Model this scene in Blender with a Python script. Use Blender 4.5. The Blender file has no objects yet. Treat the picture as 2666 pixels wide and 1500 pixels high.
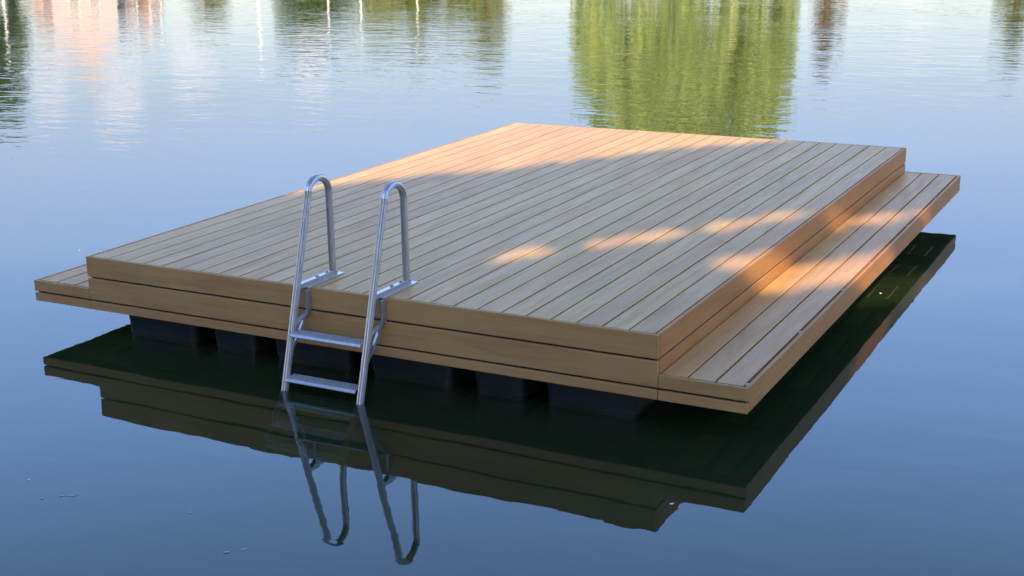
import bpy, bmesh, math, random
from mathutils import Vector, Matrix, noise as mnoise
random.seed(7)
R_ = math.radians
scn = bpy.context.scene
COL = scn.collection

# ------------------------------------------------------------------ helpers
def link(o, parent=None):
    COL.objects.link(o)
    if parent is not None: o.parent = parent
    return o

def tag(o, label=None, cat=None, group=None, kind=None):
    if label: o['label'] = label
    if cat: o['category'] = cat
    if group: o['group'] = group
    if kind: o['kind'] = kind
    return o

def empty(name, loc=(0, 0, 0), rz=0):
    o = bpy.data.objects.new(name, None); o.empty_display_size = 0.2
    o.location = loc; o.rotation_euler = (0, 0, rz)
    return link(o)

def copy_tree(o, parent=None):
    c = o.copy(); COL.objects.link(c)
    if parent is not None: c.parent = parent
    for ch in list(o.children): copy_tree(ch, c)
    return c

def new_mat(name):
    m = bpy.data.materials.new(name); m.use_nodes = True
    nt = m.node_tree; nt.nodes.clear()
    out = nt.nodes.new('ShaderNodeOutputMaterial')
    return m, nt, out

class NB:
    """tiny node-building helper"""
    def __init__(s, nt): s.nt = nt
    def n(s, typ, **kw):
        x = s.nt.nodes.new(typ)
        for k, v in kw.items(): setattr(x, k, v)
        return x
    def l(s, a, b): s.nt.links.new(a, b)
    def val(s, sock, v):
        if isinstance(v, bpy.types.NodeSocket): s.l(v, sock)
        else: sock.default_value = v
    def math(s, op, a, b=0.0, clamp=False):
        x = s.n('ShaderNodeMath', operation=op, use_clamp=clamp)
        s.val(x.inputs[0], a); s.val(x.inputs[1], b); return x.outputs[0]
    def ramp(s, fac, stops, interp='LINEAR'):
        x = s.n('ShaderNodeValToRGB'); x.color_ramp.interpolation = interp
        e = x.color_ramp.elements
        while len(e) < len(stops): e.new(0.5)
        for el, (p, c) in zip(e, stops):
            el.position = p; el.color = c if len(c) == 4 else (*c, 1)
        s.val(x.inputs[0], fac); return x.outputs[0]
    def mix(s, fac, a, b, typ='MIX'):
        x = s.n('ShaderNodeMix', data_type='RGBA', blend_type=typ)
        s.val(x.inputs[0], fac)
        for i, v in ((6, a), (7, b)):
            if isinstance(v, tuple) and len(v) == 3: v = (*v, 1)
            s.val(x.inputs[i], v)
        return x.outputs[2]
    def noise(s, vec, scale, detail=3, rough=0.5, dist=0.0):
        x = s.n('ShaderNodeTexNoise'); s.l(vec, x.inputs['Vector'])
        x.inputs['Scale'].default_value = scale; x.inputs['Detail'].default_value = detail
        x.inputs['Roughness'].default_value = rough; x.inputs['Distortion'].default_value = dist
        return x.outputs['Fac']
    def mapping(s, vec, scale=(1, 1, 1), loc=(0, 0, 0)):
        x = s.n('ShaderNodeMapping'); s.l(vec, x.inputs[0])
        x.inputs['Scale'].default_value = scale; x.inputs['Location'].default_value = loc
        return x.outputs[0]

# ------------------------------------------------------------------ materials
def wood_mat(name, axis, tint=(1, 1, 1), smooth=0.44, blotch=0.9, coat=0.0):
    """planed, oiled deck wood; grain runs along axis (0 = x, 1 = y); each board has its own tone"""
    m, nt, out = new_mat(name); b = NB(nt)
    geo = b.n('ShaderNodeNewGeometry'); tc = b.n('ShaderNodeTexCoord')
    rnd = geo.outputs['Random Per Island']
    off = b.n('ShaderNodeCombineXYZ')
    b.l(b.math('MULTIPLY', rnd, 37.0), off.inputs[0]); b.l(b.math('MULTIPLY', rnd, 91.0), off.inputs[1]); b.l(b.math('MULTIPLY', rnd, 53.0), off.inputs[2])
    add = b.n('ShaderNodeVectorMath', operation='ADD'); b.l(tc.outputs['Object'], add.inputs[0]); b.l(off.outputs[0], add.inputs[1])
    sc = (1.6, 26, 26) if axis == 0 else (26, 1.6, 26)
    v = b.mapping(add.outputs[0], sc)
    sc2 = (2.0, 90, 90) if axis == 0 else (90, 2.0, 90)
    v2 = b.mapping(add.outputs[0], sc2)
    grain = b.noise(v, 1.0, 5, 0.6, 0.6)
    fine = b.noise(v2, 1.0, 3, 0.6, 0.2)
    blot = b.noise(add.outputs[0], 1.1, 3, 0.6)
    board = b.ramp(rnd, [(0.0, (0.435, 0.275, 0.150)), (0.22, (0.52, 0.345, 0.19)), (0.42, (0.475, 0.285, 0.165)),
                         (0.62, (0.56, 0.375, 0.215)), (0.8, (0.49, 0.325, 0.17)), (1.0, (0.53, 0.325, 0.195))])
    g = b.ramp(grain, [(0.3, (0.88, 0.86, 0.83)), (0.5, (1, 1, 1)), (0.72, (1.05, 1.05, 1.04))])
    c = b.mix(1.0, board, g, 'MULTIPLY')
    f = b.ramp(fine, [(0.3, (0.9, 0.88, 0.86)), (0.6, (1.03, 1.03, 1.03))])
    c = b.mix(0.45, c, f, 'MULTIPLY')
    bl = b.ramp(blot, [(0.3, (0.92, 0.86, 0.82)), (0.55, (1, 1, 1)), (0.75, (1.02, 1.05, 1.04))])
    c = b.mix(blotch, c, bl, 'MULTIPLY')
    # long soft stains and a few darker knots
    sv = (0.8, 6, 6) if axis == 0 else (6, 0.8, 6)
    stn = b.noise(b.mapping(add.outputs[0], sv), 1.3, 4, 0.65, 0.8)
    c = b.mix(0.8, c, b.ramp(stn, [(0.32, (0.86, 0.80, 0.78)), (0.5, (1, 1, 1)), (0.68, (1.04, 1.0, 0.94))]), 'MULTIPLY')
    vo = b.n('ShaderNodeTexVoronoi'); b.l(b.mapping(add.outputs[0], (1.1, 3.2, 3.2) if axis == 0 else (3.2, 1.1, 3.2)), vo.inputs['Vector']); vo.inputs['Scale'].default_value = 1.0
    kn = b.ramp(vo.outputs['Distance'], [(0.0, (1,) * 3), (0.035, (.6,) * 3), (0.06, (0,) * 3)])
    c = b.mix(b.math('MULTIPLY', kn, .45), c, (0.16, 0.09, 0.05))
    # small scuffs and dust
    sp = b.noise(b.mapping(tc.outputs['Object'], (1, 1, 1), (3, 1, 7)), 38, 2, 0.7)
    spm = b.noise(b.mapping(tc.outputs['Object'], (1, 1, 1), (9, 4, 2)), 2.3, 2, 0.5)
    sf = b.math('MULTIPLY', b.ramp(sp, [(0.62, (0, 0, 0)), (0.72, (1, 1, 1))]), b.ramp(spm, [(0.5, (0, 0, 0)), (0.62, (1, 1, 1))]))
    c = b.mix(b.math('MULTIPLY', sf, 0.35), c, (0.22, 0.17, 0.13))
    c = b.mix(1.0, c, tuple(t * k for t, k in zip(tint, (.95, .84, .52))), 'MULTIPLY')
    p = b.n('ShaderNodeBsdfPrincipled'); b.l(c, p.inputs['Base Color'])
    rr = b.ramp(grain, [(0.25, (smooth + .1,) * 3), (0.75, (smooth - .06,) * 3)])
    b.l(rr, p.inputs['Roughness'])
    p.inputs['IOR'].default_value = 1.5
    p.inputs['Specular IOR Level'].default_value = 0.2; p.inputs['Coat Weight'].default_value = coat; p.inputs['Coat Roughness'].default_value = 0.33
    bp = b.n('ShaderNodeBump'); bp.inputs['Strength'].default_value = 0.35; bp.inputs['Distance'].default_value = 0.0012
    b.l(b.math('ADD', b.math('MULTIPLY', grain, 0.7), b.math('MULTIPLY', fine, 0.5)), bp.inputs['Height'])
    b.l(bp.outputs[0], p.inputs['Normal'])
    b.l(p.outputs[0], out.inputs[0])
    return m

def simple_mat(name, col, rough=0.6, metal=0.0, vary=0.15, scale=3.0, bump=0.0, bscale=40):
    m, nt, out = new_mat(name); b = NB(nt)
    tc = b.n('ShaderNodeTexCoord')
    no = b.noise(tc.outputs['Object'], scale, 5, 0.6)
    lo = tuple(c * (1 - vary) for c in col); hi = tuple(min(1, c * (1 + vary)) for c in col)
    p = b.n('ShaderNodeBsdfPrincipled')
    b.l(b.ramp(no, [(0.3, lo), (0.7, hi)]), p.inputs['Base Color'])
    p.inputs['Roughness'].default_value = rough; p.inputs['Metallic'].default_value = metal
    if bump:
        bp = b.n('ShaderNodeBump'); bp.inputs['Strength'].default_value = 0.5; bp.inputs['Distance'].default_value = bump
        b.l(b.noise(tc.outputs['Object'], bscale, 3), bp.inputs['Height']); b.l(bp.outputs[0], p.inputs['Normal'])
    b.l(p.outputs[0], out.inputs[0])
    return m

def leaf_mat(name, cols, trans=0.3, nsc=0.55, con=0.0):
    m, nt, out = new_mat(name); b = NB(nt)
    geo = b.n('ShaderNodeNewGeometry'); tc = b.n('ShaderNodeTexCoord')
    c1 = b.ramp(geo.outputs['Random Per Island'], [(i / (len(cols) - 1), c) for i, c in enumerate(cols)])
    no = b.noise(b.mapping(tc.outputs['Object'], (1, 1, .45 if con else 1)), nsc, 4, 0.65)
    c = b.mix(0.8, c1, b.ramp(no, [(0.34, (0.6 - con, 0.7 - con, 0.6 - con)), (0.62, (1.2 + con, 1.15 + con, 1.0 + con))]), 'MULTIPLY')
    d = b.n('ShaderNodeBsdfDiffuse'); t = b.n('ShaderNodeBsdfTranslucent')
    b.l(c, d.inputs[0]); b.l(c, t.inputs[0])
    mx = b.n('ShaderNodeMixShader'); mx.inputs[0].default_value = trans
    b.l(d.outputs[0], mx.inputs[1]); b.l(t.outputs[0], mx.inputs[2]); b.l(mx.outputs[0], out.inputs[0])
    return m

def metal_mat():
    m, nt, out = new_mat('anodised_aluminium'); b = NB(nt)
    tc = b.n('ShaderNodeTexCoord')
    no = b.noise(b.mapping(tc.outputs['Object'], (60, 60, 3)), 1.0, 4, 0.6)
    n2 = b.noise(tc.outputs['Object'], 9, 4, 0.6)
    p = b.n('ShaderNodeBsdfPrincipled')
    b.l(b.mix(0.7, b.ramp(no, [(0.3, (0.42, 0.43, 0.45)), (0.7, (0.60, 0.60, 0.61))]), b.ramp(n2, [(0.3, (.8, .8, .8)), (.7, (1, 1, 1))]), 'MULTIPLY'), p.inputs['Base Color'])
    p.inputs['Metallic'].default_value = 0.8
    b.l(b.ramp(n2, [(0.3, (.28,) * 3), (.7, (.4,) * 3)]), p.inputs['Roughness'])
    b.l(p.outputs[0], out.inputs[0])
    return m

def water_mat():
    m, nt, out = new_mat('lake_water'); b = NB(nt)
    tc = b.n('ShaderNodeTexCoord'); P = tc.outputs['Object']
    sep = b.n('ShaderNodeSeparateXYZ'); b.l(P, sep.inputs[0])
    # the water lies still in the lee of the near bank and picks up a light breeze further out
    d = b.math('SUBTRACT', b.math('MULTIPLY', sep.outputs[1], 0.80), b.math('MULTIPLY', sep.outputs[0], 0.55))
    mr = b.n('ShaderNodeMapRange'); mr.interpolation_type = 'SMOOTHSTEP'
    b.l(d, mr.inputs[0]); mr.inputs[1].default_value = 1.5; mr.inputs[2].default_value = 12.0
    mr.inputs[3].default_value = 0.0; mr.inputs[4].default_value = 1.0
    breeze = mr.outputs[0]
    rotm = b.n('ShaderNodeMapping'); b.l(P, rotm.inputs[0]); rotm.inputs['Rotation'].default_value = (0, 0, R_(-30))
    rotm.inputs['Scale'].default_value = (0.42, 1.0, 1.0)
    V = rotm.outputs[0]
    w1 = b.noise(V, 2.6, 3, 0.55, 0.4)      # ripples ~0.35 m
    w2 = b.noise(V, 7.5, 2, 0.5, 0.2)       # finer
    w3 = b.noise(P, 0.55, 2, 0.5, 0.0)      # slow swell
    patch = b.ramp(b.noise(P, 0.16, 3, 0.6), [(0.35, (0.35,) * 3), (0.65, (1.0,) * 3)])
    hr = b.math('ADD', b.math('MULTIPLY', w1, 0.0130), b.math('MULTIPLY', w2, 0.0042))
    hr = b.math('MULTIPLY', b.math('MULTIPLY', hr, breeze), patch)
    calm = b.math('ADD', b.math('MULTIPLY', w3, 0.0060), b.math('MULTIPLY', w1, 0.0014))
    h = b.math('ADD', hr, calm)
    bp = b.n('ShaderNodeBump'); bp.inputs['Strength'].default_value = 1.0; bp.inputs['Distance'].default_value = 1.0
    b.l(h, bp.inputs['Height'])
    fr = b.n('ShaderNodeFresnel'); fr.inputs['IOR'].default_value = WATER_IOR; b.l(bp.outputs[0], fr.inputs['Normal'])
    rf = b.n('ShaderNodeBsdfRefraction'); rf.inputs['IOR'].default_value = 1.33; rf.inputs['Roughness'].default_value = 0.0
    rf.inputs['Color'].default_value = (0.80, 0.93, 0.86, 1); b.l(bp.outputs[0], rf.inputs['Normal'])
    gl = b.n('ShaderNodeBsdfGlossy'); gl.inputs['Roughness'].default_value = 0.0; gl.inputs['Color'].default_value = (1, 1, 1, 1)
    b.l(bp.outputs[0], gl.inputs['Normal'])
    mk = b.n('ShaderNodeBsdfDiffuse'); mk.inputs[0].default_value = (0.055, 0.075, 0.033, 1)   # turbid green water
    a = b.n('ShaderNodeMixShader'); a.inputs[0].default_value = 0.26
    b.l(rf.outputs[0], a.inputs[1]); b.l(mk.outputs[0], a.inputs[2])
    s = b.n('ShaderNodeMixShader'); b.l(fr.outputs[0], s.inputs[0]); b.l(a.outputs[0], s.inputs[1]); b.l(gl.outputs[0], s.inputs[2])
    b.l(s.outputs[0], out.inputs[0])
    ab = b.n('ShaderNodeVolumeAbsorption'); ab.inputs['Color'].default_value = (0.35, 0.72, 0.45, 1); ab.inputs['Density'].default_value = 0.65
    b.l(ab.outputs[0], out.inputs['Volume'])
    return m

WATER_IOR = 1.36
M_BY = wood_mat('deck_wood_lengthways', 1)
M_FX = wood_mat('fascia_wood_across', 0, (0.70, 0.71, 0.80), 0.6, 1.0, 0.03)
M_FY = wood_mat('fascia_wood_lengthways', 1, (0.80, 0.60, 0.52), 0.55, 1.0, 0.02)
M_STEP = wood_mat('step_wood', 1, (0.98, 0.90, 0.92))
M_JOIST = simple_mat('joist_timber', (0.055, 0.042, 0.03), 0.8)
M_GAP_SHADE = simple_mat('gap_shade_black', (0.009, 0.010, 0.012), 0.6, vary=0.25, scale=5, bump=0.001, bscale=60)  # near-black colour standing in for shade inside the gaps
def drum_mat():
    m, nt, out = new_mat('float_polyethylene'); b = NB(nt)
    tc = b.n('ShaderNodeTexCoord'); sp = b.n('ShaderNodeSeparateXYZ'); b.l(tc.outputs['Object'], sp.inputs[0])
    no = b.noise(tc.outputs['Object'], 7, 5, 0.65)
    base = b.ramp(no, [(0.3, (0.006, 0.007, 0.010)), (0.7, (0.011, 0.013, 0.018))])
    zz = b.math('ADD', sp.outputs[2], b.math('MULTIPLY', no, -0.05))
    band = b.ramp(zz, [(0.0, (1,) * 3), (0.012, (.6,) * 3), (0.03, (0,) * 3)])      # scum line just above the water
    p = b.n('ShaderNodeBsdfPrincipled'); b.l(b.mix(band, base, (0.020, 0.023, 0.016)), p.inputs['Base Color'])
    b.l(b.ramp(zz, [(0.0, (.25,) * 3), (0.035, (.6,) * 3)]), p.inputs['Roughness'])
    b.l(p.outputs[0], out.inputs[0]); return m
M_DRUM = drum_mat()
M_METAL = metal_mat()
M_STEEL = simple_mat('bolt_steel', (0.35, 0.35, 0.37), 0.35, 0.9)
M_GROUND = simple_mat('grass_bank', (0.07, 0.085, 0.035), 0.95, vary=0.35, scale=0.8, bump=0.03, bscale=6)
M_BED = M_GROUND
M_BARK = simple_mat('bark', (0.16, 0.12, 0.09), 0.9, vary=0.3, scale=6, bump=0.02, bscale=12)

# ------------------------------------------------------------------ mesh building
class MB:
    def __init__(s): s.bm = bmesh.new()
    def box(s, x0, x1, y0, y1, z0, z1, ch=0.0):
        """box; ch chamfers the four long top/bottom edges"""
        if ch <= 0:
            vs = [s.bm.verts.new(p) for p in ((x0, y0, z0), (x1, y0, z0), (x1, y1, z0), (x0, y1, z0), (x0, y0, z1), (x1, y0, z1), (x1, y1, z1), (x0, y1, z1))]
            for f in ((0, 3, 2, 1), (4, 5, 6, 7), (0, 1, 5, 4), (1, 2, 6, 5), (2, 3, 7, 6), (3, 0, 4, 7)): s.bm.faces.new([vs[i] for i in f])
            return
        t = bmesh.new(); bmesh.ops.create_cube(t, size=1)
        for v in t.verts: v.co = Vector(((x0 + x1) / 2 + v.co.x * (x1 - x0), (y0 + y1) / 2 + v.co.y * (y1 - y0), (z0 + z1) / 2 + v.co.z * (z1 - z0)))
        bmesh.ops.bevel(t, geom=t.edges[:], offset=ch, segments=2, affect='EDGES', profile=0.5)
        s.merge(t); t.free()
    def merge(s, t, M=None):
        mp = {}
        for v in t.verts: mp[v] = s.bm.verts.new(M @ v.co if M else v.co)
        for f in t.faces:
            try: s.bm.faces.new([mp[v] for v in f.verts])
            except ValueError: pass
    def tube(s, pts, prof, cap=True):
        """sweep: prof(i, k) gives radius for ring i, point k"""
        n = len(pts); K = prof[1]; rad = prof[0]
        tang = []
        for i in range(n):
            a = pts[max(0, i - 1)]; c = pts[min(n - 1, i + 1)]
            tang.append((c - a).normalized())
        up = prof[2] if len(prof) > 2 else Vector((0.31, 0.2, 0.9)).normalized()
        rings = []
        for i in range(n):
            t = tang[i]; u = up - t * up.dot(t)
            if u.length < 1e-4: u = Vector((1, 0, 0)) - t * t.x
            u.normalize(); w = t.cross(u)
            ring = []
            for k in range(K):
                a = 2 * math.pi * k / K; r = rad(i, k)
                ring.append(s.bm.verts.new(pts[i] + (u * math.cos(a) + w * math.sin(a)) * r))
            rings.append(ring)
        for i in range(n - 1):
            for k in range(K):
                s.bm.faces.new((rings[i][k], rings[i][(k + 1) % K], rings[i + 1][(k + 1) % K], rings[i + 1][k]))
        if cap:
            s.bm.faces.new(rings[0][::-1]); s.bm.faces.new(rings[-1])
    def build(s, name, mat, parent=None, smooth=False, loc=None):
        me = bpy.data.meshes.new(name); bmesh.ops.recalc_face_normals(s.bm, faces=s.bm.faces[:])
        s.bm.to_mesh(me); s.bm.free(); me.materials.append(mat)
        if smooth:
            for p in me.polygons: p.use_smooth = True
            try: me.set_sharp_from_angle(angle=R_(40))
            except Exception: pass
        o = bpy.data.objects.new(name, me)
        if loc: o.location = loc
        return link(o, parent)

# ------------------------------------------------------------------ camera (solved from the photograph)
S = 1.2
CAM = Vector((5.2920 * S, -5.1199 * S, 2.2319 * S))
yaw, pitch, roll = -0.4848, -0.2763, -0.0160
fwd = Vector((math.sin(yaw) * math.cos(pitch), math.cos(yaw) * math.cos(pitch), math.sin(pitch)))
rt = Vector((math.cos(yaw), -math.sin(yaw), 0)); upv = rt.cross(fwd)
cr, sr = math.cos(roll), math.sin(roll)
r2 = rt * cr + upv * sr; u2 = upv * cr - rt * sr
cam = bpy.data.objects.new('camera', bpy.data.cameras.new('camera')); COL.objects.link(cam)
Mx = Matrix((r2, u2, -fwd)).transposed().to_4x4(); Mx.translation = CAM
cam.matrix_world = Mx
cam.data.sensor_width = 36; cam.data.lens = 36 * 3366.76 / 2576
cam.data.clip_start = 0.05; cam.data.clip_end = 3000
scn.camera = cam

# ------------------------------------------------------------------ platform dimensions (metres)
W, D, H = 3.96, 6.045, 0.555
h1, hb, st, sl = 0.3395, 0.1998, 0.4856, 0.4944
XR, XL = W + st, -sl
platform = tag(empty('swimming_platform', (0, 0, 0)), 'wooden swimming platform with a lower step along each side, floating on black drums', 'floating platform')

def board_run(mb, x0, x1, y0, y1, z0, z1, n, gap, ch=0.0012, wob=0.0012):
    p = (x1 - x0 + gap) / n
    for i in range(n):
        a = x0 + i * p + random.uniform(-wob, wob); c = x0 + (i + 1) * p - gap + random.uniform(-wob, wob)
        dz = random.uniform(-0.0008, 0.0008)
        mb.box(a, c, y0, y1, z0 + dz, z1 + dz, ch)

tr = 0.022
mb = MB(); board_run(mb, tr + .006, W - tr - .008, tr + .004, D - tr - .004, H - .036, H - .001, 26, .0115)
mb.build('deck_boards', M_BY, platform)
def plank(x0, x1, y0, y1, z0, z1, mat, parent, name='fascia_board', label=None):
    m = MB(); m.box(x0, x1, y0, y1, z0, z1, .0045); o = m.build(name, mat, parent)
    if label: o['label'] = label
    return o
# front and back fascia
for (y0, y1) in ((0, tr), (D - tr, D)):
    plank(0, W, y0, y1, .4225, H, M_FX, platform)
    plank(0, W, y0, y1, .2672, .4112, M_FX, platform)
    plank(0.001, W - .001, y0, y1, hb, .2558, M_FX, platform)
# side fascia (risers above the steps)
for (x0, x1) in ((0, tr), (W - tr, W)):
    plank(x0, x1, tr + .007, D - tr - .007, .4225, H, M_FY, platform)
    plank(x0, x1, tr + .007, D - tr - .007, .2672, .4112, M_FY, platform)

def side_step(sgn):
    root = MB()
    if sgn > 0: a, c = W + .008, XR - tr - .016
    else: a, c = XL + tr + .008, -.008
    board_run(root, a, c, tr + .010, D - tr - .010, h1 - .028, h1 - .001, 3, .0125, wob=.001)
    o = root.build('side_step', M_STEP, platform)
    o['label'] = 'lower step of three boards along the right edge' if sgn > 0 else 'lower step of three boards along the left edge'
    xa, xb = (W + .0015, XR) if sgn > 0 else (XL, -.0015)
    for (y0, y1) in ((0, tr), (D - tr, D)):
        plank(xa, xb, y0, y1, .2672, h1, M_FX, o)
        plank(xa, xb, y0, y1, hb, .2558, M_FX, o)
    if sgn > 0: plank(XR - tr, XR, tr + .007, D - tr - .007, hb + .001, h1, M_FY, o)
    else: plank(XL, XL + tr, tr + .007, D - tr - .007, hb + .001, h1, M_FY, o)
    return o
stepR = side_step(1); stepL = side_step(-1)
# added unseen strips block light through the step board gaps, save the far third
for sx in (1, -1):
    ga, gc = (W + .008, XR - tr - .016) if sx > 0 else (XL + tr + .008, -.008)
    for i in (1, 2):
        xm = ga + (gc - ga + .0125) * i / 3 - .006
        m = MB(); m.box(xm - .018, xm + .018, .04 if sx > 0 else .5, 3.82, h1 - .0285 - .018, h1 - .0285); m.build('gap_light_block', M_JOIST, platform)
# step clips visible in the wide gap of the right step
for y in (0.055, 1.02, 1.98, 2.72, 3.9, 5.0):
    m = MB(); m.box(XR - tr - .0145, XR - tr - .0015, y, y + .035, h1 - .022, h1 - .006, .001)
    m.box(XR - tr - .011, XR - tr - .005, y + .012, y + .022, h1 - .006, h1 - .002)
    m.build('board_clip', M_STEEL, stepR)
# joists across, bearers lengthways
for i in range(9):
    y = .10 + i * (D - .2 - .045) / 8
    m = MB(); m.box(.026, W - .026, y, y + .045, .40, H - .0375); m.build('joist', M_JOIST, platform)
for i in range(9):
    y = .10 + i * (D - .2 - .045) / 8
    m = MB(); m.box(XL + tr + .002, XR - tr - .002, y, y + .045, .215, .2925); m.build('joist', M_JOIST, platform)
for x in (.12, 1.05, 1.98, 2.9, 3.80):
    m = MB(); m.box(x - .03, x + .03, .03, D - .03, .294, .398); m.build('bearer', M_JOIST, platform)

m = MB(); m.box(.03, W - .03, .03, D - .03, .3985, .3996); m.build('gap_shade_sheet', M_GAP_SHADE, platform)  # added black sheet, stands in for the shade seen between deck boards
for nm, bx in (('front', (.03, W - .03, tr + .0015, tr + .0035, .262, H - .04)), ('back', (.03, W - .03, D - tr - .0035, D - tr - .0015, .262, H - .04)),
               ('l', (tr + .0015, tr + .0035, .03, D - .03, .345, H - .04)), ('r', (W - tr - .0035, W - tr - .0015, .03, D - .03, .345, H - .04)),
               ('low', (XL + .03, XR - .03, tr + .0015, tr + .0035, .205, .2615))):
    m = MB(); m.box(*bx); m.build('gap_shade_strip', M_GAP_SHADE, platform)  # added black strips paint the shade into the fascia gaps
# float drums: rounded tapering black blocks
def drum(x0, x1, y0, y1, parent):
    t = bmesh.new(); bmesh.ops.create_cube(t, size=1)
    zt, zb = .212, -.36
    bmesh.ops.bevel(t, geom=t.edges[:], offset=.08, segments=3, affect='EDGES', profile=.6) if False else None
    for v in t.verts:
        top = v.co.z > 0; k = 0 if top else .035
        v.co = Vector(((x0 + k if v.co.x < 0 else x1 - k), (y0 + k if v.co.y < 0 else y1 - k), zt if top else zb))
    bmesh.ops.bevel(t, geom=t.edges[:], offset=.045, segments=4, affect='EDGES', profile=.5)
    m = MB(); m.merge(t); t.free()
    return m.build('float_drum', M_DRUM, parent, smooth=True)
xs = ((.15, .735), (.865, 1.215), (1.345, 1.925), (2.055, 2.635), (2.765, 3.10), (3.225, 3.785))
ny = 6
for j in range(ny):
    y0 = .145 + j * (D - .29 + .13) / ny; y1 = y0 + (D - .29 + .13) / ny - .13
    for (a, c) in xs: drum(a, c, y0, y1, platform)

# ------------------------------------------------------------------ ladder
ladder = tag(empty('swimming_ladder', (2.0075, 0, H)), 'aluminium swimming ladder with two tall hoop handles, hooked over the front edge', 'ladder')
def lw(m): return m
OFF = Vector((2.0075, 0, H))
def add_part(mbx, name, mat, parent=None, smooth=False):
    for v in mbx.bm.verts: v.co = v.co - OFF
    return mbx.build(name, mat, parent or ladder, smooth)
XLL, XLR = 1.7455, 2.2695
def yleg(z): return -.269 + .295 * z            # leg line
def rail(x):
    pts = []
    zb = -.92
    z = zb
    r = .1085; cy, cz = .170, 1.070
    # straight leg to the tangent point of the hoop
    base = Vector((x, yleg(zb), zb)); top = Vector((x, cy - r * .965, cz + r * .10))
    for i in range(15):
        pts.append(base.lerp(top, i / 14))
    a0, a1 = R_(165), R_(-3)
    for i in range(1, 17):
        a = a0 + (a1 - a0) * i / 17
        pts.append(Vector((x, cy + r * math.cos(a), cz + r * math.sin(a))))
    e0 = Vector((x, .2775, 1.03)); e1 = Vector((x, .276, .592))
    for i in range(8): pts.append(e0.lerp(e1, i / 7))
    R0 = .0215; K = 36
    grooves = {k for k in range(K) if k % 6 == 1}
    m = MB(); m.tube(pts, (lambda i, k: R0 * (0.78 if k in grooves else 1.0), K, Vector((1, 0, 0))))
    return m
rails = []
for x in (XLL, XLR): rails.append(add_part(rail(x), 'rail', M_METAL))
# steps
def tread(z):
    ym = yleg(z - .01)
    m = MB()
    x0, x1 = XLL + .017, XLR - .017
    y0, y1 = ym - .026, ym + .058
    m.box(x0, x1, y0, y1, z - .004, z)
    # folded nose: a sloping front lip, and a plain rear lip
    pr = [(y0 - .004, z - .001), (y0 - .001, z + .0015), (y0 + .003, z + .0012), (y0 + .003, z - .004), (y0 - .006, z - .015), (y0 - .006, z - .0175), (y0 - .0095, z - .0175), (y0 - .010, z - .013)]
    A = [m.bm.verts.new((x0, p, q)) for p, q in pr]; B = [m.bm.verts.new((x1, p, q)) for p, q in pr]
    m.bm.faces.new(A); m.bm.faces.new(B[::-1])
    for i in range(len(pr)): m.bm.faces.new((A[i], A[(i + 1) % len(pr)], B[(i + 1) % len(pr)], B[i]))
    m.box(x0, x1, y1 - .003, y1 + .001, z - .017, z + .0015)
    o = add_part(m, 'tread', M_METAL)
    g = MB(); nx, nyy = 30, 5
    for i in range(nx):
        for j in range(nyy):
            cx = x0 + .012 + (x1 - x0 - .024) * (i + (.5 if j % 2 else 0)) / (nx - .5); cyy = y0 + .011 + (y1 - y0 - .022) * j / (nyy - 1)
            vs = [g.bm.verts.new((cx + .0052 * math.cos(a * math.pi / 3), cyy + .0052 * math.sin(a * math.pi / 3), z - .0005)) for a in range(6)]
            vt = [g.bm.verts.new((cx + .0032 * math.cos(a * math.pi / 3), cyy + .0032 * math.sin(a * math.pi / 3), z + .0028)) for a in range(6)]
            for a in range(6): g.bm.faces.new((vs[a], vs[(a + 1) % 6], vt[(a + 1) % 6], vt[a]))
    add_part(g, 'anti_slip_studs', M_DARKMETAL, o)
    # the matrix of o is identity under ladder, so the studs sit in the same frame
M_DARKMETAL = simple_mat('stud_metal', (0.42, 0.43, 0.46), 0.5, 0.5)
for z in (.328, .078, -.172, -.422, -.672): tread(z)
# brackets
for x in (XLL, XLR):
    m = MB()
    m.box(x - .022, x + .030, -.022, .355, H + .0005, H + .006, .001)          # flat plate lying on the boards
    m.box(x - .016, x + .016, yleg(.575) + .012, .305, H + .006, H + .036, .002)   # square bar
    br = add_part(m, 'deck_bracket', M_METAL)
    m = MB()
    m.box(x - .006, x + .034, -.010, -.001, .405, H + .002, .001)             # upright plate against the fascia
    m.box(x + .027, x + .034, -.048, -.010, .412, H - .004, .001)
    m.box(x - .010, x + .026, -.030, -.010, .405, .412, .001)
    # lower arm from fascia to leg
    a = Vector((x + .008, -.006, .400)); c = Vector((x + .008, yleg(.372) + .006, .372))
    m.tube([a, c], (lambda i, k: .017, 4, Vector((1, 0, 0.0)).normalized()))
    add_part(m, 'face_bracket', M_METAL)
    # flat brace bar running down behind the rail
    m = MB()
    p0 = Vector((x + .012, -.052, .375)); p1 = Vector((x + .006, yleg(.22) + .028, .22))
    m.tube([p0, p1], (lambda i, k: .011, 4, Vector((1, 1, 0)).normalized()))
    add_part(m, 'brace', M_METAL)
    for y in (.115, .215):
        m = MB()
        t = bmesh.new(); bmesh.ops.create_cone(t, cap_ends=True, segments=16, radius1=.0135, radius2=.0135, depth=.003); m.merge(t, Matrix.Translation((x, y, H + .0378))); t.free()
        t = bmesh.new(); bmesh.ops.create_cone(t, cap_ends=True, segments=6, radius1=.0085, radius2=.008, depth=.009); m.merge(t, Matrix.Translation((x, y, H + .0435))); t.free()
        b_ = add_part(m, 'bolt', M_STEEL, br)

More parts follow.
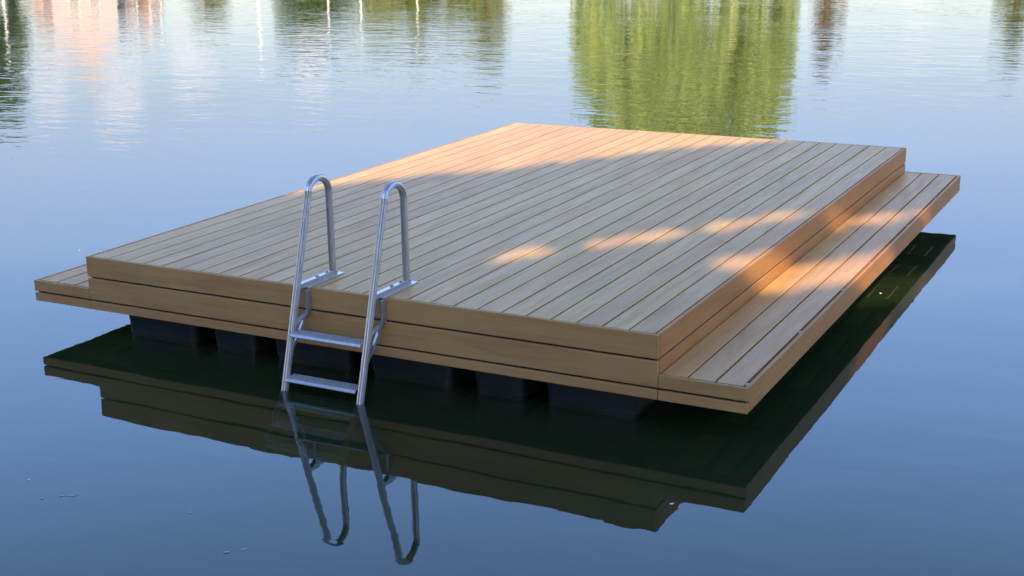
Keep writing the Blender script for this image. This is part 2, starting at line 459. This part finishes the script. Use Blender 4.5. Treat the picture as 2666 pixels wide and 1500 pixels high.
# ------------------------------------------------------------------ lake bed, banks and land: one sheet
def land_h(x, y):
    d = math.hypot(x - CAM.x, y - CAM.y)
    far = (d - 74) / 7
    near = (-8.6 - y + .35 * math.sin(x * .35)) / 2.4
    rgt = (x - 34) / 7
    t = max(far, near, rgt)
    t = max(0, min(1, t)); t = t * t * (3 - 2 * t)
    und = .12 * math.sin(x * .21 + 1) * math.cos(y * .17)
    return -2.3 + und * 1.2 + t * 3.1
bm = bmesh.new()
radii = [0, 1, 2, 3, 4, 5, 6, 7, 8, 9, 10, 12, 14, 17, 20, 25, 30, 38, 46, 55, 62, 68, 70, 72, 74, 76, 78, 80, 83, 90, 110, 150, 220, 350, 600, 1200]
NA = 144; prev = None
for r in radii:
    ring = []
    cnt = 1 if r == 0 else NA
    for k in range(cnt):
        a = 2 * math.pi * k / NA; x = CAM.x + r * math.sin(a); y = CAM.y + r * math.cos(a)
        ring.append(bm.verts.new((x, y, land_h(x, y) if r < 200 else .8)))
    if prev is not None:
        if len(prev) == 1:
            for k in range(NA): bm.faces.new((prev[0], ring[k], ring[(k + 1) % NA]))
        else:
            for k in range(NA): bm.faces.new((prev[k], ring[k], ring[(k + 1) % NA], prev[(k + 1) % NA]))
    prev = ring
me = bpy.data.meshes.new('ground'); bm.to_mesh(me); bm.free(); me.materials.append(M_GROUND)
for p in me.polygons: p.use_smooth = True
tag(link(bpy.data.objects.new('ground', me)), kind='structure')

# water: a closed body so that light is absorbed in it
m = MB(); N = 128; RW = 84
top = [m.bm.verts.new((CAM.x + RW * math.cos(2 * math.pi * k / N), CAM.y + RW * math.sin(2 * math.pi * k / N), 0)) for k in range(N)]
bot = [m.bm.verts.new((v.co.x, v.co.y, -5)) for v in top]
m.bm.faces.new(top); m.bm.faces.new(bot[::-1])
for k in range(N): m.bm.faces.new((top[k], bot[k], bot[(k + 1) % N], top[(k + 1) % N]))
water = tag(m.build('water', water_mat()), kind='structure')

# ------------------------------------------------------------------ sun geometry
SAZ, SEL = R_(160), R_(30)
sdir = Vector((math.sin(SAZ) * math.cos(SEL), math.cos(SAZ) * math.cos(SEL), math.sin(SEL)))
L = bpy.data.lights.new('sun', 'SUN'); L.energy = 4.4; L.angle = R_(0.53); L.color = (1.0, 0.79, 0.39)
so = bpy.data.objects.new('sun', L); so.rotation_euler = sdir.to_track_quat('Z', 'Y').to_euler(); COL.objects.link(so)

# ------------------------------------------------------------------ the tree behind the camera that shades the platform
# openings in its crown (outlines on the water plane, seen along the sunlight)
HOLES = [
 [(2.07, 1.86), (2.07, 2.17), (2.18, 2.34), (2.35, 2.35), (2.43, 2.24), (2.36, 2.03), (2.23, 1.83)],
 [(2.50, 2.55), (2.56, 2.76), (2.67, 2.95), (2.79, 3.14), (3.01, 3.09), (2.94, 2.85), (2.76, 2.60), (2.62, 2.47)],
 [(3.04, 3.24), (3.04, 3.48), (3.18, 3.70), (3.36, 4.02), (3.55, 4.00), (3.60, 3.85), (3.38, 3.54), (3.22, 3.22)],
 [(3.40, 2.26), (3.38, 2.54), (3.47, 2.70), (3.59, 2.85), (3.76, 3.03), (3.91, 3.27), (4.04, 3.44), (4.24, 3.74), (4.36, 3.78), (4.75, 4.1), (5.2, 4.3), (5.3, 3.6), (4.8, 3.1),
  (4.34, 2.68), (4.23, 2.60), (4.04, 2.39), (3.87, 2.27), (3.73, 2.24), (3.57, 2.26)],
 [(3.60, 3.95), (3.70, 4.42), (3.78, 4.62), (3.99, 4.86), (4.19, 4.76), (4.07, 4.48), (3.81, 4.21), (3.70, 4.05)],
 [(4.12, 5.00), (4.19, 5.13), (4.27, 5.22), (4.33, 5.32), (4.36, 4.85), (4.25, 4.80)],
]
EDGE = [(-3.0, -.2), (-1.2, 1.9), (-.2, 3.15), (-.16, 3.33), (.14, 3.86), (.42, 4.18), (.55, 4.27), (.87, 4.62), (1.05, 4.94), (1.14, 5.19), (1.41, 5.52), (1.71, 5.91), (1.85, 6.13), (2.12, 6.42), (2.55, 6.85), (3.0, 7.8), (6.0, 10.5)]
def grow(h, k):
    cx = sum(p[0] for p in h) / len(h); cy = sum(p[1] for p in h) / len(h)
    return [(cx + (x - cx) * k, cy + (y - cy) * k) for x, y in h]
HOLES = [grow(h, k) for h, k in zip(HOLES, (1.25, 1.3, 1.3, 1.06, 1.25, 1.2))]
def inside(poly, x, y):
    c = False; j = len(poly) - 1
    for i in range(len(poly)):
        xi, yi = poly[i]; xj, yj = poly[j]
        if (yi > y) != (yj > y) and x < (xj - xi) * (y - yi) / (yj - yi) + xi: c = not c
        j = i
    return c
FAR = EDGE + [(6, 40), (-40, 40), (-40, -10)]
def lit(P):
    t = P.z / sdir.z; x, y = P.x - t * sdir.x, P.y - t * sdir.y
    if inside(FAR, x, y): return True
    return any(inside(h, x, y) for h in HOLES)

def leaf(bm_, P, s, asp=1.6, droop=False):
    if droop:
        a = Vector((random.gauss(0, .25), random.gauss(0, .25), -1)).normalized()
    else:
        a = Vector((random.gauss(0, 1), random.gauss(0, 1), random.gauss(0, .8))).normalized()
    b_ = a.cross(Vector((random.gauss(0, 1), random.gauss(0, 1), random.gauss(0, 1)))).normalized()
    a = a * s * asp * .5; b_ = b_ * s * .5
    vs = [bm_.verts.new(P - a), bm_.verts.new(P + b_ * .9 - a * .1), bm_.verts.new(P + a), bm_.verts.new(P - b_ * .9 - a * .1)]
    bm_.faces.new(vs)

M_LEAF_NEAR = leaf_mat('near_tree_leaves', [(0.05, 0.08, 0.025), (0.07, 0.10, 0.03), (0.045, 0.07, 0.02)], .25)
tc_ = Vector((2.6, 2.6, 0)) + sdir * (17.0)         # crown centre on the sunlight line through the deck
shade = tag(empty('shade_tree', (tc_.x, tc_.y, .8)), 'tall broad tree on the near bank casting dappled shade over the platform', 'tree')
o0 = Vector((tc_.x, tc_.y, .8))
def limb(m, pts, r0, r1, K=10):
    n = len(pts); m.tube(pts, (lambda i, k: (r0 + (r1 - r0) * i / (n - 1)) * (1 + .08 * math.sin(k * 2.4 + i)), K))
m = MB()
limb(m, [Vector((0, 0, -.3)), Vector((.1, 0, 1.5)), Vector((-.1, .1, 4)), Vector((.1, 0, 6.2))], .42, .2, 12)
rb = random.Random(3)
for i in range(14):
    z = 3.4 + i * .2; a = i * 2.4; ln = 4.5 - i * .15
    p0 = Vector((0, 0, z)); p2 = p0 + Vector((math.cos(a) * ln, math.sin(a) * ln, ln * .45))
    p1 = p0.lerp(p2, .5) + Vector((rb.uniform(-.3, .3), rb.uniform(-.3, .3), -.25))
    pp = [p0, p1, p2]
    ok = 1.0
    for f in range(21):
        q = p0.lerp(p1, f / 10) if f <= 10 else p1.lerp(p2, (f - 10) / 10)
        if any(lit(o0 + q + Vector((dx, 0, dz))) for dx in (-.15, .15) for dz in (-.15, .15)): ok = f / 20; break
    if ok < .3: continue
    if ok < 1: p2 = p0.lerp(p2, ok * .9); p1 = p0.lerp(p2, .5)
    pp = [p0, p1, p2]
    limb(m, pp, .14, .03, 6)
m.build('trunk', M_BARK, shade, smooth=True)
# crown built in the frame of the sunlight: e1 across, e2 up, sdir along
e1 = Vector((0, 0, 1)).cross(sdir).normalized(); e2 = sdir.cross(e1)
bm = bmesh.new(); rl = random.Random(11); cnt = 0
while cnt < 52000:
    u, v, w = rl.uniform(-7, 7), rl.uniform(-4.6, 4.6), rl.uniform(-3.2, 3.2)
    q = (u / 7) ** 2 + (v / 4.6) ** 2 + (w / 3.2) ** 2
    if q > 1: continue
    core = abs(u) < 4.8 and abs(v) < 3.4
    if not core and rl.random() < .35 + .5 * q: continue
    P = tc_ + e1 * u + e2 * v + sdir * w
    if P.z < 4.6: continue
    cnt += 1
    if lit(P): continue
    leaf(bm, P - o0, rl.uniform(.14, .22), 1.3)
me = bpy.data.meshes.new('crown'); bm.to_mesh(me); bm.free(); me.materials.append(M_LEAF_NEAR)
link(bpy.data.objects.new('crown', me), shade)

# ------------------------------------------------------------------ far shore, seen mirrored in the water
def far(az, d): return Vector((CAM.x + d * math.sin(R_(az)), CAM.y + d * math.cos(R_(az)), 0))
def hgt(el, d): return d * math.tan(R_(el)) - CAM.z
GZ = .75
M_WILLOW = leaf_mat('willow_leaves', [(0.32, 0.41, 0.15), (0.46, 0.54, 0.23), (0.13, 0.20, 0.08), (0.58, 0.64, 0.34)], .4, 1.1, .3)
M_GREEN = leaf_mat('green_leaves', [(0.12, 0.18, 0.08), (0.16, 0.22, 0.10), (0.08, 0.13, 0.06)], .3)
M_OLIVE = leaf_mat('olive_leaves', [(0.26, 0.29, 0.11), (0.33, 0.35, 0.15), (0.18, 0.23, 0.08)], .3)
M_PALE = leaf_mat('pale_leaves', [(0.20, 0.24, 0.12), (0.26, 0.29, 0.16), (0.15, 0.19, 0.09)], .35)
M_BROWN = leaf_mat('brown_leaves', [(0.17, 0.12, 0.10), (0.22, 0.15, 0.12), (0.12, 0.10, 0.07)], .25)

def willow(az, d, el_top, az_w, label):
    c = far(az, d); ht = hgt(el_top, d) - GZ; rad = d * R_(az_w) / 2
    root = tag(empty('willow_tree', (c.x, c.y, GZ)), label, 'tree')
    m = MB(); limb(m, [Vector((0, 0, -.3)), Vector((.2, 0, 2)), Vector((0, .1, 5)), Vector((.3, 0, ht * .75))], .6, .15, 12)
    r = random.Random(5)
    for i in range(12):
        a = i * 2.4; z = 3.5 + i * .6
        p0 = Vector((0, 0, z)); p2 = Vector((math.cos(a) * rad * .6, math.sin(a) * rad * .6, min(ht * .9, z + 4)))
        limb(m, [p0, p0.lerp(p2, .5) + Vector((0, 0, .8)), p2], .2, .05, 6)
    m.build('trunk', M_BARK, root, smooth=True)
    bm = bmesh.new()
    # curtains of hanging shoots, gathered in clumps
    clumps = []
    for i in range(80):
        a = r.uniform(0, 2 * math.pi); q = math.sqrt(r.uniform(.02, 1)) ; clumps.append((a, q * .98, r.uniform(.35, 1.0), r.uniform(.18, .48)))
    for i in range(26):     # outer skirts that bulge beyond the dome at uneven heights
        a = r.uniform(0, 2 * math.pi); clumps.append((a, r.uniform(.96, 1.1), r.uniform(.0, 1.0), r.uniform(.2, .45)))
    for (a, q, hf, sp) in clumps:
        x0, y0 = rad * q * math.cos(a), rad * q * math.sin(a)
        zt = ht * (math.sqrt(max(0, 1 - min(1, q * .93) ** 2)) * .55 + .45) * (.72 + .28 * hf)
        if q > 1: zt = 2.5 + 6.3 * hf
        for s_ in range(int(20 + 60 * sp)):
            x = x0 + r.gauss(0, sp); y = y0 + r.gauss(0, sp); z1 = zt - abs(r.gauss(0, .9))
            ln = r.uniform(.4, .95) * z1
            n = int(ln / .30); ox, oy = r.gauss(0, .25), r.gauss(0, .25)
            for k in range(n):
                f = k / max(1, n)
                P = Vector((x + ox * f + r.gauss(0, .10), y + oy * f + r.gauss(0, .10), z1 - f * ln))
                nv = mnoise.noise(Vector((P.x * .75, P.y * .75, P.z * .16))) + .5 * mnoise.noise(Vector((P.x * 1.9, P.y * 1.9, P.z * .35 + 9)))
                if nv < -.06: continue
                leaf(bm, P, r.uniform(.15, .27), 2.2, True)
    me = bpy.data.meshes.new('crown'); bm.to_mesh(me); bm.free(); me.materials.append(M_WILLOW)
    link(bpy.data.objects.new('crown', me), root)

def tree(az, d, el_top, az_w, mat, label, name='broadleaf_tree', leaves=6000, ls=.26, base=.15, seed=1, clump=14, narrow=1.0):
    c = far(az, d); ht = hgt(el_top, d) - GZ; rad = d * R_(az_w) / 2
    root = tag(empty(name, (c.x, c.y, GZ)), label, 'tree')
    r = random.Random(seed)
    m = MB(); limb(m, [Vector((0, 0, -.3)), Vector((.1, 0, ht * .3)), Vector((-.1, 0, ht * .6)), Vector((0, 0, ht * .9))], .12 + ht * .022, .03, 8)
    for i in range(8):
        a = i * 2.4; z = ht * (.25 + .07 * i); p0 = Vector((0, 0, z))
        limb(m, [p0, p0 + Vector((math.cos(a) * rad * .7, math.sin(a) * rad * .7, ht * .15))], .07, .02, 5)
    m.build('trunk', M_BARK, root, smooth=True)
    bm = bmesh.new(); cl = []
    for i in range(clump):
        a = r.uniform(0, 2 * math.pi); zf = r.uniform(base, 1); prof = math.sin(math.pi * min(1, (zf - base) / (1 - base) * .8 + .18)) ** narrow
        q = rad * .75 * prof * math.sqrt(r.random())
        cl.append((Vector((q * math.cos(a), q * math.sin(a), ht * zf * .93)), rad * r.uniform(.28, .5), ht * r.uniform(.09, .16)))
    cl.append((Vector((0, 0, ht * .9)), rad * .3, ht * .1))
    for i in range(leaves):
        cc, rr, rz = r.choice(cl)
        dirv = Vector((r.gauss(0, 1), r.gauss(0, 1), r.gauss(0, 1))).normalized() * (r.random() ** .4)
        leaf(bm, cc + Vector((dirv.x * rr, dirv.y * rr, dirv.z * rz)), r.uniform(.6, 1.2) * ls, 1.5)
    me = bpy.data.meshes.new('crown'); bm.to_mesh(me); bm.free(); me.materials.append(mat)
    link(bpy.data.objects.new('crown', me), root)

willow(-20.45, 82, 13.0, 8.3, 'big yellow green weeping willow mirrored in the water behind the platform')
tree(-49.5, 80, 7.8, 5.0, M_GREEN, 'tall dark green tree mirrored at the left end of the water', seed=2, leaves=14000, clump=34, narrow=.5)
tree(-47.7, 88, 5.6, 1.6, M_PALE, 'slim grey green tree mirrored beside the dark one at the far left', seed=12, leaves=2500, ls=.2)
tree(-40.2, 84, 4.3, 2.3, M_PALE, 'small pale tree mirrored faintly between the pink house and the tall white pole', seed=3, leaves=1600, ls=.2)
tree(-36.0, 80, 5.0, 3.8, M_GREEN, 'dark green tree mirrored right of the tall white pole', seed=4, leaves=12000, narrow=.5, clump=26)
tree(-33.0, 81, 4.9, 4.2, M_OLIVE, 'low olive tree mirrored between two white poles', seed=5, leaves=12000, narrow=.4, clump=26)
tree(-31.6, 83, 5.6, 1.7, M_OLIVE, 'slim olive tree standing above its low neighbours left of centre', seed=6, leaves=3000)
tree(-30.2, 80, 4.9, 3.8, M_OLIVE, 'low spreading olive tree mirrored just left of the middle', seed=7, leaves=12000, narrow=.4, clump=26)
tree(-28.5, 79, 6.0, 2.4, M_OLIVE, 'taller olive tree mirrored next to the gap of open sky', seed=8, leaves=5000)
tree(-14.6, 86, 6.3, 1.7, M_BROWN, 'thin brown tree with sparse leaves mirrored right of the willow', seed=9, leaves=2300, ls=.18)
tree(-7.3, 82, 5.7, 2.2, M_PALE, 'loose pale green tree mirrored at the right end of the water', seed=10, leaves=4000, ls=.2)

# unseen trees added on the near bank behind the viewer to block low sky
def tree_xy(x, y, h, w, seed):
    az = math.degrees(math.atan2(x - CAM.x, y - CAM.y)); d = math.hypot(x - CAM.x, y - CAM.y)
    before = set(COL.objects)
    tree(az, d, math.degrees(math.atan2(h + CAM.z, d)), math.degrees(w / d), M_LEAF_NEAR, 'dense unseen tree of the row added behind the viewpoint to block low sky', seed=seed, leaves=9000, ls=.34, base=.04, clump=34, narrow=.5)
    for o in COL.objects:
        if o not in before and o.parent is None: o['group'] = 'row of trees added on the near bank to block low sky'
for i, (x, y) in enumerate(((-26, -13), (-20, -14.5), (-14, -13), (-8.5, -14.5), (-3, -13.2), (2.5, -14.8), (14.5, -13.6), (20, -14.5), (26, -13), (31, -9))):
    tree_xy(x, y, 8.3 + .5 * math.sin(i * 2.1), 7.5, 40 + i)

# white poles on the far bank
M_WHITE = simple_mat('white_paint', (0.86, 0.86, 0.84), 0.4, vary=0.03)
def pole(az, d, el, label, rad=.045):
    c = far(az, d); h = hgt(el, d) - GZ
    root = tag(empty('white_pole', (c.x, c.y, GZ)), label, 'pole', 'white poles along the far bank')
    m = MB(); m.tube([Vector((0, 0, -.2)), Vector((0, 0, h * .5)), Vector((0, 0, h))], (lambda i, k: rad * (1 - .2 * i), 12)); m.build('shaft', M_WHITE, root, smooth=True)
    m = MB(); t = bmesh.new(); bmesh.ops.create_uvsphere(t, u_segments=10, v_segments=6, radius=rad * 1.2); m.merge(t, Matrix.Translation((0, 0, h + rad * .8))); t.free(); m.build('cap', M_WHITE, root, smooth=True)
    m = MB(); m.tube([Vector((0, 0, -.1)), Vector((0, 0, .5))], (lambda i, k: rad * 1.5, 12)); m.build('base', M_WHITE, root)
for az, el, lb in ((-38.1, 5.6, 'tallest white pole, mirrored alone against open sky'), (-35.25, 4.5, 'white pole mirrored in front of the dark green tree'),
                   (-33.9, 4.35, 'white pole mirrored at the seam of the dark green and olive trees'), (-31.55, 4.3, 'white pole mirrored before the slim olive tree'),
                   (-48.0, 5.0, 'white pole mirrored before the dark tree at the far left')):
    pole(az, 74 if True else 0, el, lb)

# houses
M_PINK = simple_mat('pink_render', (0.46, 0.36, 0.37), 0.85, vary=0.06, scale=1.2)
M_TILE = simple_mat('brown_tiles', (0.27, 0.15, 0.11), 0.85, vary=0.25, scale=5, bump=.02, bscale=9)
M_GLASS = simple_mat('window_glass', (0.05, 0.06, 0.08), 0.1)
def house(az, d, az_r0, az_r1, el_ridge, az_g, gw, el_eave, el_tip):
    c = far(az, d); rz = -R_(az)
    root = tag(empty('pink_gabled_house', (c.x, c.y, GZ), rz), 'pink rendered house with a steep front gable and brown tiled roof, mirrored upper left', 'house')
    x0 = d * math.tan(R_(az_r0 - az)); x1 = d * math.tan(R_(az_r1 - az)); zr = hgt(el_ridge, d) - GZ; ze = zr - 2.0
    m = MB(); m.box(x0 + .3, x1 - .3, .6, 8, -.5, ze); m.build('wall', M_PINK, root)
    # roof ridge along x, with chimneys
    m = MB(); v = [m.bm.verts.new(p) for p in ((x0, 0, ze - .1), (x1, 0, ze - .1), (x1, 8.6, ze - .1), (x0, 8.6, ze - .1), (x0 + .4, 4.3, zr), (x1 - .4, 4.3, zr))]
    for f in ((0, 1, 5, 4), (2, 3, 4, 5), (1, 2, 5), (3, 0, 4), (0, 3, 2, 1)): m.bm.faces.new([v[i] for i in f])
    rf = m.build('roof', M_TILE, root)
    for xx in (x0 + 1.6, x1 - 1.2):
        m = MB(); m.box(xx - .3, xx + .3, 3.8, 4.4, zr - .8, zr + .7); m.build('chimney', M_PINK, rf)
    # front gable wing
    gx = d * math.tan(R_(az_g - az)); zg = hgt(el_eave, d) - GZ; zt = hgt(el_tip, d) - GZ
    m = MB(); pr = [(gx - gw, -.5), (gx + gw, -.5), (gx + gw, zg), (gx, zt), (gx - gw, zg)]
    a = [m.bm.verts.new((p[0], -1.2, p[1])) for p in pr]; b_ = [m.bm.verts.new((p[0], 4.0, p[1])) for p in pr]
    m.bm.faces.new(a); m.bm.faces.new(b_[::-1])
    for i in range(5): m.bm.faces.new((a[i], b_[i], b_[(i + 1) % 5], a[(i + 1) % 5]))
    m.build('gable_wing', M_PINK, root)
    m = MB()
    for sg in (-1, 1):
        dx, dz = gw + .18, (zt - zg) * (1 + .18 / gw)
        q = [Vector((gx, 0, zt + .14)), Vector((gx + sg * dx, 0, zt + .14 - dz)), Vector((gx + sg * dx, 0, zt + .02 - dz)), Vector((gx, 0, zt + .02))]
        a = [m.bm.verts.new(p + Vector((0, -1.28, 0))) for p in q]; b_ = [m.bm.verts.new(p + Vector((0, 4.1, 0))) for p in q]
        m.bm.faces.new(a); m.bm.faces.new(b_[::-1])
        for i in range(4): m.bm.faces.new((a[i], b_[i], b_[(i + 1) % 4], a[(i + 1) % 4]))
    m.build('gable_roof', M_TILE, root)
    # dormers and windows on the roof slope
    for xx in (gx + gw + 1.0, gx + gw + 2.7):
        m = MB(); zz = ze + .35
        m.box(xx - .45, xx + .45, .6, 2.6, zz, zz + 1.0); dm = m.build('dormer', M_WHITE, root)
        m = MB(); m.box(xx - .33, xx + .33, .585, .61, zz + .12, zz + .88); m.build('window', M_GLASS, dm)
    for xx in (x0 + 1.4, gx + gw + 1.6, x1 - 1.4):
        m = MB(); m.box(xx - .45, xx + .45, .56, .64, .9, 2.2); w_ = m.build('window', M_WHITE, root)
        m = MB(); m.box(xx - .37, xx + .37, .545, .57, .98, 2.12); m.build('pane', M_GLASS, w_)
    for xx in (gx - .7, gx + .7):
        m = MB(); m.box(xx - .4, xx + .4, -1.24, -1.16, .8, 2.2); w_ = m.build('window', M_WHITE, root)
        m = MB(); m.box(xx - .32, xx + .32, -1.26, -1.235, .88, 2.12); m.build('pane', M_GLASS, w_)
house(-44.6, 104, -47.1, -41.8, 4.45, -44.95, 2.25, 4.25, 6.1)

# ------------------------------------------------------------------ debris afloat
M_STRAW = simple_mat('dry_straw', (0.55, 0.50, 0.40), 0.7)
M_DLEAF = simple_mat('dry_leaf', (0.42, 0.40, 0.36), 0.7)
M_FEATH = simple_mat('pale_down', (0.75, 0.74, 0.70), 0.8)
def twig(x, y, ln, ang, lab):
    m = MB(); n = 7; pts = [Vector((math.cos(ang) * ln * (i / (n - 1) - .5), math.sin(ang) * ln * (i / (n - 1) - .5) + .006 * math.sin(i * 1.3), .0012)) for i in range(n)]
    m.tube(pts, (lambda i, k: .0022 * (1 - .5 * i / n), 6)); o = m.build('floating_straw', M_STRAW, None, loc=(x, y, 0))
    tag(o, lab, 'straw')
def bit(x, y, s, ang, mat, lab, grp=None):
    m = MB(); n = 8; up = []; dn = []
    for k in range(n):
        a = 2 * math.pi * k / n; rr = s * random.uniform(.7, 1.1); px, py = rr * math.cos(a), .42 * rr * math.sin(a)
        q = (px * math.cos(ang) - py * math.sin(ang), px * math.sin(ang) + py * math.cos(ang))
        curl = .0015 + .25 * abs(px) * .4
        up.append(m.bm.verts.new((q[0], q[1], curl + .0015))); dn.append(m.bm.verts.new((q[0], q[1], curl - .001)))
    m.bm.faces.new(up); m.bm.faces.new(dn[::-1])
    for k in range(n): m.bm.faces.new((up[k], dn[k], dn[(k + 1) % n], up[(k + 1) % n]))
    return tag(m.build('leaf_scrap', mat, None, loc=(x, y, 0)), lab, 'leaf scrap', grp)
twig(1.70, -1.91, .085, R_(28), 'thin pale straw lying on the water at the lower left')
twig(2.818, -1.987, .03, R_(45), 'short straw on the water left of the mirrored handles')
bit(1.606, -1.986, .012, R_(60), M_DLEAF, 'curled leaf scrap on the water left of the long straw')
bit(2.766, -2.045, .012, R_(50), M_DLEAF, 'larger leaf scrap near the short straw at the bottom')
bit(4.33, -.748, .013, R_(40), M_FEATH, 'pale scrap at the lower right corner of the mirrored platform')
bit(4.408, 3.176, .008, R_(20), M_FEATH, 'pale scrap on the water off the right step')
G = 'tiny specks of down scattered on the open water'
for (x, y) in ((5.0, 3.1), (5.35, 3.4), (-1.858, 1.74), (2.357, -1.8), (1.38, -1.86), (5.1, .77)):
    bit(x, y, random.uniform(.004, .008), random.uniform(0, 3), M_FEATH, 'tiny pale speck of down afloat on open water', G)

for n_, (x, y, sz, lb) in enumerate(((2.32, 3.55, .018, 'tiny dry leaf lying on the deck boards near the middle'), (.62, 1.9, .013, 'tiny dry leaf lying on the deck boards toward the left edge'), (3.3, .9, .012, 'tiny dry leaf lying on the deck boards near the right front corner'))):
    bit(x, y, sz, 1.1 * n_, M_DLEAF, lb).location.z = H
# ------------------------------------------------------------------ world: sky with a few soft clouds
w = bpy.data.worlds.new('World'); scn.world = w; w.use_nodes = True
nt = w.node_tree; nt.nodes.clear(); b = NB(nt)
sky = b.n('ShaderNodeTexSky'); sky.sky_type = 'NISHITA'; sky.sun_disc = False
sky.sun_elevation = SEL; sky.sun_rotation = SAZ; sky.air_density = 1.0; sky.dust_density = 0.6; sky.ozone_density = 1.6
tc = b.n('ShaderNodeTexCoord')
vn = b.n('ShaderNodeVectorMath', operation='NORMALIZE'); b.l(tc.outputs['Generated'], vn.inputs[0])
Vd = vn.outputs[0]
def dirv(az, el):
    return Vector((math.sin(R_(az)) * math.cos(R_(el)), math.cos(R_(az)) * math.cos(R_(el)), math.sin(R_(el))))
noi = b.noise(b.mapping(Vd, (14, 14, 34)), 1.0, 5, 0.6, .3)
tot = None
for az, el, ra, re, k in ((-46.5, 6.9, .95, 1.1, .9), (-44.0, 7.2, 1.35, 1.2, 1.0), (-40.9, 6.1, 1.3, 1.1, .7), (-39.2, 4.6, 3.0, 1.1, .4), (-35.9, 6.0, .95, 1.0, 1.1), (-10.9, 4.3, .9, 1.0, .8), (-45.2, 5.0, 2.6, 1.4, .4)):
    cdir = dirv(az, el)
    tx = Vector((math.cos(R_(az)), -math.sin(R_(az)), 0)); ty = tx.cross(cdir)
    d1 = b.n('ShaderNodeVectorMath', operation='DOT_PRODUCT'); b.l(Vd, d1.inputs[0]); d1.inputs[1].default_value = tx / math.sin(R_(ra))
    d2 = b.n('ShaderNodeVectorMath', operation='DOT_PRODUCT'); b.l(Vd, d2.inputs[0]); d2.inputs[1].default_value = ty / math.sin(R_(re))
    fr_ = b.n('ShaderNodeVectorMath', operation='DOT_PRODUCT'); b.l(Vd, fr_.inputs[0]); fr_.inputs[1].default_value = cdir
    q = b.math('ADD', b.math('MULTIPLY', d1.outputs['Value'], d1.outputs['Value']), b.math('MULTIPLY', d2.outputs['Value'], d2.outputs['Value']))
    g = b.math('MULTIPLY', b.math('POWER', 2.718, b.math('MULTIPLY', b.math('MULTIPLY', q, q), -1.0)), k)
    g = b.math('MULTIPLY', g, b.math('GREATER_THAN', fr_.outputs['Value'], 0.0))
    tot = g if tot is None else b.math('ADD', tot, g)
cl = b.ramp(b.math('MULTIPLY', tot, b.ramp(noi, [(0.32, (0.2,) * 3), (0.60, (1,) * 3)]), True), [(0.25, (0,) * 3), (0.75, (.85,) * 3)], 'EASE')
sepz = b.n('ShaderNodeSeparateXYZ'); b.l(Vd, sepz.inputs[0])
grade = b.ramp(sepz.outputs[2], [(0.0, (.90, .84, .86)), (0.07, (.95, .85, .88)), (0.13, (1.1, .95, 1.0)), (0.20, (1.7, 1.5, 1.7)), (0.35, (2.65, 2.95, 3.6)), (0.48, (3.1, 3.4, 4.1)), (0.6, (2.4, 2.6, 3.1)), (1.0, (1.0, 1.0, 1.0))])
# ramps clamp at display white for >1 only visually; colours above one are kept
c = b.mix(1.0, sky.outputs[0], grade, 'MULTIPLY')
c = b.mix(b.math('MULTIPLY', cl, .9), c, (CLOUD := (9.3, 8.6, 9.0)))
bg = b.n('ShaderNodeBackground'); b.l(c, bg.inputs[0]); bg.inputs[1].default_value = 0.085
wo = b.n('ShaderNodeOutputWorld'); b.l(bg.outputs[0], wo.inputs[0])

# ------------------------------------------------------------------ render settings
scn.view_settings.view_transform = 'Standard'; scn.view_settings.look = 'None'
scn.view_settings.exposure = 1.25; scn.view_settings.gamma = 1.0
scn.cycles.max_bounces = 14; scn.cycles.transmission_bounces = 8; scn.cycles.glossy_bounces = 6; scn.cycles.transparent_max_bounces = 8
scn.cycles.caustics_reflective = True; scn.cycles.caustics_refractive = True
scn.cycles.sample_clamp_indirect = 6.0
